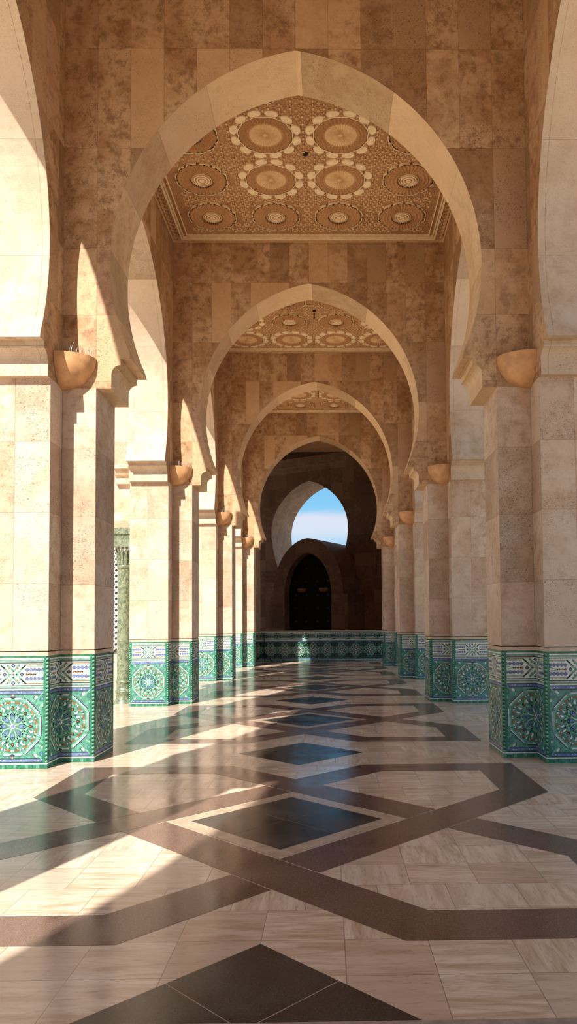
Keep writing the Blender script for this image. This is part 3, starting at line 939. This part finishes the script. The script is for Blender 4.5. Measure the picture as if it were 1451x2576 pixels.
for b in range(-1, 5):
    yc = bayc(b) + OFF
    mb = MB()
    for poly in A_ + B_: plate(mb, [(x, y + yc) for x, y in poly if True], M['granite'])
    o = mb.build('granite_ribbon', fl)
    # framed black diamond in the bay centre
    d, f = .775, .955
    for q in range(4):
        pass
    mb = MB()
    for q in range(4):
        a0, a1 = pi / 2 * q, pi / 2 * (q + 1)
        plate(mb, [(d * cos(a0), yc + d * sin(a0)), (f * cos(a0), yc + f * sin(a0)), (f * cos(a1), yc + f * sin(a1)), (d * cos(a1), yc + d * sin(a1))], M['framestone'])
    mb.build('diamond_frame', fl)
    mb = MB(); g = .004
    for sx in (-1, 1):
        for sy in (-1, 1):         # four square stones with fine joints, corner to corner
            pass
    for (cx_, cy_) in ((d / 2, 0), (-d / 2, 0), (0, d / 2), (0, -d / 2)):
        r = d / 2 - g
        plate(mb, [(cx_ + r, yc + cy_), (cx_, yc + cy_ + r), (cx_ - r, yc + cy_), (cx_, yc + cy_ - r)], M['black'])
    mb.build('black_diamond', fl)
    mb = MB(); ym = yc - L / 2; 
    for (cx_, cy_) in ((d / 2, 0), (-d / 2, 0), (0, d / 2), (0, -d / 2)):
        r = d / 2 - g
        plate(mb, [(cx_ + r, ym + cy_), (cx_, ym + cy_ + r), (cx_ - r, ym + cy_), (cx_, ym + cy_ - r)], M['black'])
    mb.build('black_diamond', fl)
# threshold strip under the camera side edge of the picture
mb = MB(); mb.box(-2.38, 2.38, 2.40, 2.955, .0015, .012, M['kerb'])
tag(mb.build('threshold_strip'), 'thin grey stone threshold strip along the bottom edge of the floor', 'threshold')

mb = MB(); mb.box(-60, FX0 - .002, -40, 90, -.30, -.12, M['ground']); mb.box(FX1 + .002, 60, -40, 90, -.30, -.12, M['ground'])
mb.box(FX0, FX1, -40, FY0 - .002, -.30, -.12, M['ground'])
tag(mb.build('ground'), kind='structure')

# ------------------------------------------------------------------ low tiled wall at the end
PY = 30.6
mb = MB(); mb.box(-WA + .002, WA - .002, PY, PY + .35, 0, DADO, Z['dgreen'])
par = empty('low_tiled_wall', (0, PY, 0)); tag(par, 'low wall of dark green star mosaic closing the far end of the aisle', 'wall')
body = MB(); body.box(-WA + .002, WA - .002, 0, .35, 0, DADO, Z['dgreen']); body.build('wall_body', par)
dd = MB(); dado_face(dd, (-WA + .002, 0), (1, 0), 2 * WA - .004, (0, -1), -WA - .3, .60, (False, False), True, True); dd.build('star_mosaic', par)
cp = MB(); cp.box(-WA + .002, WA - .002, -.015, .37, DADO, DADO + .03, M['darkstone']); cp.build('coping', par)

# tripod stand in the dark corner
root = empty('tripod_stand', (-2.30, 29.9, 0)); tag(root, 'thin dark tripod stand before the far tiled wall, at its left end', 'stand')
mb = MB(); mb.tube([(0, 0, .35), (0, 0, 1.18)], .018, M['iron'], 8); mb.build('pole', root)
for k in range(3):
    a = 2 * pi * k / 3 - .5
    mb = MB(); mb.tube([(0, 0, .42), (.12 * cos(a), .12 * sin(a), .30), (.42 * cos(a), .42 * sin(a), .017)], .017, M['iron'], 6); mb.build('leg', root)

# ------------------------------------------------------------------ outer pier arm, green marble column, pierced screen (left, outside)
root = empty('outer_wall_block', (-3.975, 14.66, 0)); tag(root, 'sunlit stone block resting on the green marble column beside the second left pier', 'wall')
mb = MB(); mb.box(-.40, .40, 0, TT, 3.56, 9.9, M['jamb']); mb.build('stone_body', root)
mb = MB()
pr = [(0, 4.44), (-.10, 4.44), (-.10, 4.58), (-.15, 4.60), (-.19, 4.66), (-.20, 4.72), (-.26, 4.72), (-.26, 4.80), (0, 4.80)]
for k in range(len(pr) - 1):
    (ya, za), (yb, zb) = pr[k], pr[k + 1]
    mb.face([(.05, ya, za), (.40, ya, za), (.40, yb, zb), (.05, yb, zb)], [(0, za), (.35, za), (.35, zb), (0, zb)], M['plainstone'])
mb.face([(.05, y, z) for y, z in pr], None, M['plainstone'])
mb.build('impost_moulding', root)
root = empty('marble_column', (-3.83, 14.90, -.12)); tag(root, 'green veined marble column behind the second left pier', 'column')
mb = MB(); mb.lathe([(0, 0), (.25, 0), (.25, .05), (.225, .09), (.19, .16), (.155, .24), (.15, .30), (.17, .32), (.18, .36), (.165, .39), (.15, .40), (.15, .53), (.165, .545), (.165, .575), (.145, .59)], M['marble'], (0, 0, 0), 24); mb.build('base', root)
mb = MB(); mb.lathe([(.145, .59), (.140, 1.6), (.132, 2.86)], M['marble'], (0, 0, 0), 28); mb.build('shaft', root)
mb = MB()
mb.lathe([(.132, 2.86), (.155, 2.88), (.155, 2.92), (.135, 2.94), (.135, 3.22)], M['marble'], (0, 0, 0), 24)
for k in range(12):
    a = 2 * pi * k / 12
    mb.tube([(.140 * cos(a), .140 * sin(a), 2.96), (.150 * cos(a), .150 * sin(a), 3.2), (.172 * cos(a), .172 * sin(a), 3.25), (.165 * cos(a), .165 * sin(a), 3.28)], .020, M['marble'], 6)
mb.build('necking', root)
mb = MB(); mb.box(-.215, .215, -.215, .215, 3.30, 3.55, M['marble']); mb.box(-.245, .245, -.235, .235, 3.55, 3.67, M['marble']); mb.build('capital', root)

SX, SY = -8.55, 30.0
root = empty('pierced_screen', (SX, SY, -.12)); tag(root, 'tall white pierced screen seen in the gap left of the green marble column', 'screen')
mb = MB()
for z in [0.55 + .235 * k for k in range(22)]:            # interlaced ogee net
    for x in (-.9, -.6, -.3, 0, .3, .6):
        pts1 = [(x + .15 + .15 * cos(pi * q / 8) * (1 if True else 1), 0, z + .235 * q / 8 * 2) for q in range(9)]
        pts2 = [(x + .15 - .15 * cos(pi * q / 8), 0, z + .235 * q / 8 * 2) for q in range(9)]
        mb.tube(pts1, .034, M['white'], 5); mb.tube(pts2, .034, M['white'], 5)
mb.build('ogee_net', root)
mb = MB(); mb.box(-.95, .95, .05, .12, .5, 5.9, M['void']); mb.build('shade_backing', root)  # dark sheet behind the net, standing for the shade in its holes
mb = MB(); mb.box(-1.1, 1.1, -.08, .04, 0, .52, M['plainstone']); mb.build('plinth', root)
mb = MB(); mb.box(-1.1, 1.1, -.1, .2, 5.92, 7.5, M['plainstone']); mb.build('lintel', root)
mb = MB(); mb.box(-16, SX - 1.12, SY - .1, SY + .6, -.12, 12, M['jamb']); tag(mb.build('wall_outer_left'), kind='structure')
mb = MB(); mb.box(SX + 1.12, -5.4, SY - .1, SY + .6, -.12, 12, M['jamb'])
tag(mb.build('wall_outer_right'), kind='structure')
mb = MB(); mb.box(SX - 1.11, SX + 1.11, SY + .22, SY + .6, -.12, 12, M['jamb'])
tag(mb.build('wall_outer_rear'), kind='structure')

# ------------------------------------------------------------------ dark hall beyond
TH = radians(29)
wd = Vector((cos(TH), -sin(TH), 0)); wn = Vector((sin(TH), cos(TH), 0))      # along the wall to the right / away from us
def hall_frame(c):                                         # matrix: local x along the wall, y away from us
    return Matrix(((wd.x, wn.x, 0, c[0]), (wd.y, wn.y, 0, c[1]), (0, 0, 1, c[2]), (0, 0, 0, 1)))
HC = (-.98, 50.0, 0)
def gothic(hw, zs, za, n=24, p=2.3, q=.62):
    """half profile points (x, z) of a softly pointed arch, widest hw at zs, apex za"""
    pts = []
    for k in range(n + 1):
        t = sin(pi / 2 * k / n); pts.append((hw * max(0, 1 - t ** p) ** q, zs + (za - zs) * t))
    pts[-1] = (0, za)
    return pts
def arch_panel(mb, half, W, z0, z1, y0, y1, m, ms, wl=None, wr=None):
    """wall panel with an opening described by its half profile, from z0 (first point) upward"""
    wl = wl if wl is not None else W; wr = wr if wr is not None else W
    for y, rev in ((y0, False), (y1, True)):
        for sg, ww in ((-1, wl), (1, wr)):
            hp = [(sg * x, z) for x, z in half]
            for (xa, za), (xb, zb) in zip(hp, hp[1:]):
                if abs(za - zb) < 1e-6: continue
                q = [(sg * ww, za), (xa, za), (xb, zb), (sg * ww, zb)]
                if (sg < 0) == rev: q.reverse()
                mb.face([(x, y, z) for x, z in q], [(x, z) for x, z in q], m)
            q = [(sg * ww, half[-1][1]), (0, half[-1][1]), (0, z1), (sg * ww, z1)]
            if (sg < 0) == rev: q.reverse()
            mb.face([(x, y, z) for x, z in q], [(x, z) for x, z in q], m)
    prof = [(-x, z) for x, z in half] + [(x, z) for x, z in reversed(half[:-1])]
    arc = 0
    for (xa, za), (xb, zb) in zip(prof, prof[1:]):
        l = hypot(xb - xa, zb - za)
        mb.face([(xa, y0, za), (xb, y0, zb), (xb, y1, zb), (xa, y1, za)], [(0, arc), (0, arc + l), (y1 - y0, arc + l), (y1 - y0, arc)], ms); arc += l
# big arched opening to the sky
half = [(1.95, 0), (1.95, 5.0), (2.35, 5.0)]
za_, zw = 11.45, 8.1
for k in range(8):
    t = k / 8; half.append((2.35 + .72 * sin(t * pi / 2), 5.0 + (zw - 5.0) * t))
half += gothic(3.07, zw, za_, 24, 2.0, .68)
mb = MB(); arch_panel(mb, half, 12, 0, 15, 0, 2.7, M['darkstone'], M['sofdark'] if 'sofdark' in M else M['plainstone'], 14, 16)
hw = mb.build('wall_hall'); hw.matrix_world = hall_frame(HC); tag(hw, kind='structure')
mb = MB()
for x0, x1 in ((-14, -2.4), (2.4, 3.98)):
    mb.box(x0, x1, -.16, -.002, 4.72, 4.98, M['darkstone']); mb.box(x0, x1, -.28, -.002, 4.98, 5.14, M['darkstone'])
mb.box(-14, 16, -.30, -.002, 12.15, 12.45, M['plainstone']); mb.box(-14, 16, -.55, -.002, 12.45, 13.05, M['plainstone'])
o = mb.build('trim_1', hw); tag(o, kind='structure')
# clustered pier at the right of the hall wall
mb = MB()
mb.box(4.0, 6.9, -.9, -.002, 0, 12.4, M['darkstone']); mb.box(4.2, 6.6, -1.15, -.902, 10.0, 10.9, M['darkstone'])
mb.box(4.9, 5.6, -.96, -.902, 4.6, 8.0, M['plainstone2'] if 'plainstone2' in M else M['darkstone'])
o = mb.build('hall_pier'); o.matrix_world = hall_frame(HC); tag(o, 'dark clustered stone pier of the hall, right of the sky opening', 'pier')
# door porch
PC = Vector(HC) - wn * 4.2; PC.x = -.98
root = empty('door_porch'); root.matrix_world = hall_frame((PC.x, PC.y, 0)); tag(root, 'dark stone porch with a rounded top around the far studded door', 'porch')
outer = gothic(2.58, 3.4, 7.05, 24, 2.2, .56); inner = gothic(1.73, 3.4, 6.10, 24, 2.2, .6)
mb = MB()
op = [(2.85, 0), (2.85, 3.4)] + [(x, z) for x, z in outer]; ip = [(1.73, 0)] + inner
def ringpts(h): return [(-x, z) for x, z in h] + [(x, z) for x, z in reversed(h[:-1])]
R0, R1 = ringpts(op), ringpts(ip)
def resample(p, n):
    ds = [0]
    for a, b in zip(p, p[1:]): ds.append(ds[-1] + hypot(b[0] - a[0], b[1] - a[1]))
    out = []
    for k in range(n + 1):
        t = ds[-1] * k / n; j = max(q for q in range(len(ds)) if ds[q] <= t + 1e-9); j = min(j, len(p) - 2)
        f = (t - ds[j]) / ((ds[j + 1] - ds[j]) or 1); out.append((p[j][0] + (p[j + 1][0] - p[j][0]) * f, p[j][1] + (p[j + 1][1] - p[j][1]) * f))
    return out
o_half, i_half = [(2.58, 0)] + outer, ip
for sg in (-1, 1):                                        # ring face as strips between the two curves
    A2 = resample([(2.58, 0), (2.58, 3.4)], 6)[:-1] + resample(outer, 24); B2 = resample([(1.73, 0), (1.73, 3.4)], 6)[:-1] + resample(inner, 24)
    for a, b, c, d in zip(A2, A2[1:], B2[1:], B2):
        q = [(sg * a[0], 0, a[1]), (sg * b[0], 0, b[1]), (sg * c[0], 0, c[1]), (sg * d[0], 0, d[1])]
        if sg > 0: pass
        else: q.reverse()
        mb.face(q, [(p[0], p[2]) for p in q], M['porch'] if 'porch' in M else M['darkstone'])
    for h, D in ((A2, 4.19), (B2, .6)):                    # outer shell runs back to the wall, the opening is a shallow recess
        for a, b in zip(h, h[1:]):
            q = [(sg * a[0], 0, a[1]), (sg * a[0], D, a[1]), (sg * b[0], D, b[1]), (sg * b[0], 0, b[1])]
            mb.face(q, [(p[1], p[2]) for p in q], M['darkstone'])
for sg in (-1, 1):
    x0, x1 = sorted((sg * 2.581, sg * 2.9)); mb.box(x0, x1, .002, 4.18, 0, 3.42, M['darkstone'])
mb.build('stone_vault', root)
dr = empty('door_1'); dr.parent = root; dr.location = (0, .6, 0)
mb = MB(); fill = [(-x, z) for x, z in [(1.72, 0)] + inner] + [(x, z) for x, z in reversed(([(1.72, 0)] + inner)[:-1])]
mb.face([(x, 0, z) for x, z in fill], None, M['door']); mb.face([(x, .12, z) for x, z in reversed(fill)], None, M['door'])
mb.box(-.012, .012, -.02, 0, 0, 6.0, M['iron'])
leafo = mb.build('door_leaf', dr)
mb = MB(); n = 10
mb.grid(lambda i, j: ((.085, .075, .0)[j] * cos(2 * pi * i / n), -(.0, .05, .065)[j], (.085, .075, .0)[j] * sin(2 * pi * i / n)), n, 2, M['stud'], True)
first_stud = None
for r in range(5):
    for cx_ in (-1.2, -.42, .42, 1.2):
        z = 1.7 + r * .86
        if r == 4 and abs(cx_) > 1: continue
        if first_stud is None: o = first_stud = mb.build('stud', dr, (cx_, -.002, z))
        else: o = first_stud.copy(); col.objects.link(o); o.location = (cx_, -.002, z)
# two half bowls hang on the door front
for k, cx_ in enumerate((-.78, .85)):
    mb = MB(); n = 16
    mb.grid(lambda i, j: (.33 * cos(pi * i / n) * cos(pi / 2 * j / 6) ** .7, -.30 * sin(pi * i / n) * cos(pi / 2 * j / 6) ** .7, -.27 * sin(pi / 2 * j / 6)), n, 6, M['clay'], False, True, True)
    mb.face([(.33 * cos(pi * i / n), -.30 * sin(pi * i / n), 0) for i in range(n + 1)], None, M['clay'])
    o = mb.build('half_bowl_lamp'); p = Matrix.Translation((PC.x, PC.y, 0)) @ Matrix(((wd.x, wn.x, 0, 0), (wd.y, wn.y, 0, 0), (0, 0, 1, 0), (0, 0, 0, 1)))
    o.matrix_world = p @ Matrix.Translation((cx_, .598, 3.85))
    tag(o, ('left' if k == 0 else 'right') + ' one of the two clay half bowls hanging before the dark studded door', 'wall lamp', 'bowls on the studded door')

# hall shell: roof, side walls (left one cut short to let light in), floor
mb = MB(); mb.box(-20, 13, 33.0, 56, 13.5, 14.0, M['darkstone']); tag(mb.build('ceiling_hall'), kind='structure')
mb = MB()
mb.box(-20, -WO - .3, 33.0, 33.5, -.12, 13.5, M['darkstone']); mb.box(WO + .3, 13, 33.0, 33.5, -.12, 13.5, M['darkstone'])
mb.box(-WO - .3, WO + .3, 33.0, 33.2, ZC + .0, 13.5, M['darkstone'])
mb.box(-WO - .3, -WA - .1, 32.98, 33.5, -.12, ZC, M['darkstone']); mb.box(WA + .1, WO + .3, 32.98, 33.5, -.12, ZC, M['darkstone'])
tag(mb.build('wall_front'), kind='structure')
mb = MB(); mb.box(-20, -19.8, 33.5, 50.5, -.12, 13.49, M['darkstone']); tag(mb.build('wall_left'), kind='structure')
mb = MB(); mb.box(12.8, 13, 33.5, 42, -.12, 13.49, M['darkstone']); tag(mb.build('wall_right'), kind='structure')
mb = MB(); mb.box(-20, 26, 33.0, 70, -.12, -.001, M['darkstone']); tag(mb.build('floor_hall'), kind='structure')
# narrow arched arcade fragment at the hall's left
root = empty('hall_arcade', (-4.25, 38.6, 0)); tag(root, 'grey stone arcade edge with a narrow pointed arch, left of the dark hall', 'arch')
mb = MB(); hf = [(.16, 3.55)] + gothic(.20, 5.0, 6.6, 12); arch_panel(mb, hf, .62, 3.55, 9.4, 0, .5, M['plainstone'], M['plainstone'])
for sg in (-1, 1): mb.box(min(sg * .16, sg * .62), max(sg * .16, sg * .62), 0, .5, 3.3, 3.55, M['plainstone'])
mb.box(-.62, -.62 + .02, 0, .5, 3.3, 9.4, M['plainstone'])
mb.build('arch_wall', root)
for x in (-.40, .40):
    mb = MB(); mb.lathe([(0, 0), (.2, 0), (.2, .1), (.13, .25), (.12, 2.8), (.16, 2.9), (.2, 3.1), (.2, 3.3), (0, 3.3)], M['marble'], (x, .25, 0), 14); mb.build('column', root)

# ------------------------------------------------------------------ light
# sun travels towards +x, +y and down (from behind left of the camera)
az, te = .39, .885
d = Vector((az, 1, 0)).normalized(); d.z = -te
sun = bpy.data.lights.new('sun', 'SUN'); sun.energy = 6.5; sun.angle = radians(.6); sun.color = (1, .925, .83)
so = bpy.data.objects.new('sun', sun); so.rotation_euler = d.to_track_quat('-Z', 'Y').to_euler(); so.location = (-8, -18, 20); col.objects.link(so)

w = bpy.data.worlds.new('sky'); scn.world = w; w.use_nodes = True
t = w.node_tree; t.nodes.clear()
out = t.nodes.new('ShaderNodeOutputWorld'); bg = t.nodes.new('ShaderNodeBackground'); t.links.new(bg.outputs[0], out.inputs[0])
tc = t.nodes.new('ShaderNodeTexCoord'); sp = t.nodes.new('ShaderNodeSeparateXYZ'); t.links.new(tc.outputs['Generated'], sp.inputs[0])
ns = t.nodes.new('ShaderNodeTexNoise'); ns.inputs['Scale'].default_value = 5; ns.inputs['Detail'].default_value = 6
mp_ = t.nodes.new('ShaderNodeMapping'); mp_.inputs['Scale'].default_value = (1, 1, 4); t.links.new(tc.outputs['Generated'], mp_.inputs[0]); t.links.new(mp_.outputs[0], ns.inputs['Vector'])
ma = t.nodes.new('ShaderNodeMath'); ma.operation = 'MULTIPLY_ADD'; ma.inputs[1].default_value = .05; t.links.new(ns.outputs[0], ma.inputs[0]); t.links.new(sp.outputs[2], ma.inputs[2])
rp = t.nodes.new('ShaderNodeValToRGB'); t.links.new(ma.outputs[0], rp.inputs[0])
e = rp.color_ramp.elements
e[0].position = 0.0; e[0].color = (.35, .40, .45, 1)
e[1].position = 1.0; e[1].color = (.26, .32, .43, 1)
for p_, c_ in ((.124, (.24, .50, .74, 1)), (.146, (.52, .60, .70, 1)), (.168, (.54, .59, .69, 1)), (.184, (.20, .48, .72, 1)), (.26, (.14, .40, .68, 1)), (.45, (.34, .39, .47, 1))):
    q = e.new(p_); q.color = c_
t.links.new(rp.outputs[0], bg.inputs[0]); bg.inputs[1].default_value = 1.0

# ------------------------------------------------------------------ camera (solved from the pier corners)
f_, yaw, pitch, roll, cx, ppx, ppy = 1820.0, -.01431, .04298, -.00821, .3506, 125.833, 200.451
W_, H_ = 1451, 2576
fw = Vector((-sin(yaw) * cos(pitch), cos(yaw) * cos(pitch), sin(pitch))); r0 = Vector((cos(yaw), sin(yaw), 0)); u0 = r0.cross(fw)
rr = r0 * cos(roll) + u0 * sin(roll); uu = -r0 * sin(roll) + u0 * cos(roll)
cam = bpy.data.cameras.new('camera'); co = bpy.data.objects.new('camera', cam); col.objects.link(co)
co.matrix_world = Matrix(((rr.x, uu.x, -fw.x, cx), (rr.y, uu.y, -fw.y, 0), (rr.z, uu.z, -fw.z, 1.6), (0, 0, 0, 1)))
cam.sensor_fit = 'VERTICAL'; cam.sensor_height = 36; cam.lens = f_ / H_ * 36
cam.shift_x = -ppx / H_; cam.shift_y = ppy / H_
cam.clip_start = .05; cam.clip_end = 400
scn.camera = co
scn.view_settings.view_transform = 'Standard'; scn.view_settings.look = 'None'; scn.view_settings.gamma = 1
scn.view_settings.use_curve_mapping = False; scn.view_settings.exposure = 0.40
scn.cycles.max_bounces = 12; scn.cycles.diffuse_bounces = 7; scn.cycles.glossy_bounces = 4
scn.cycles.use_denoising = True
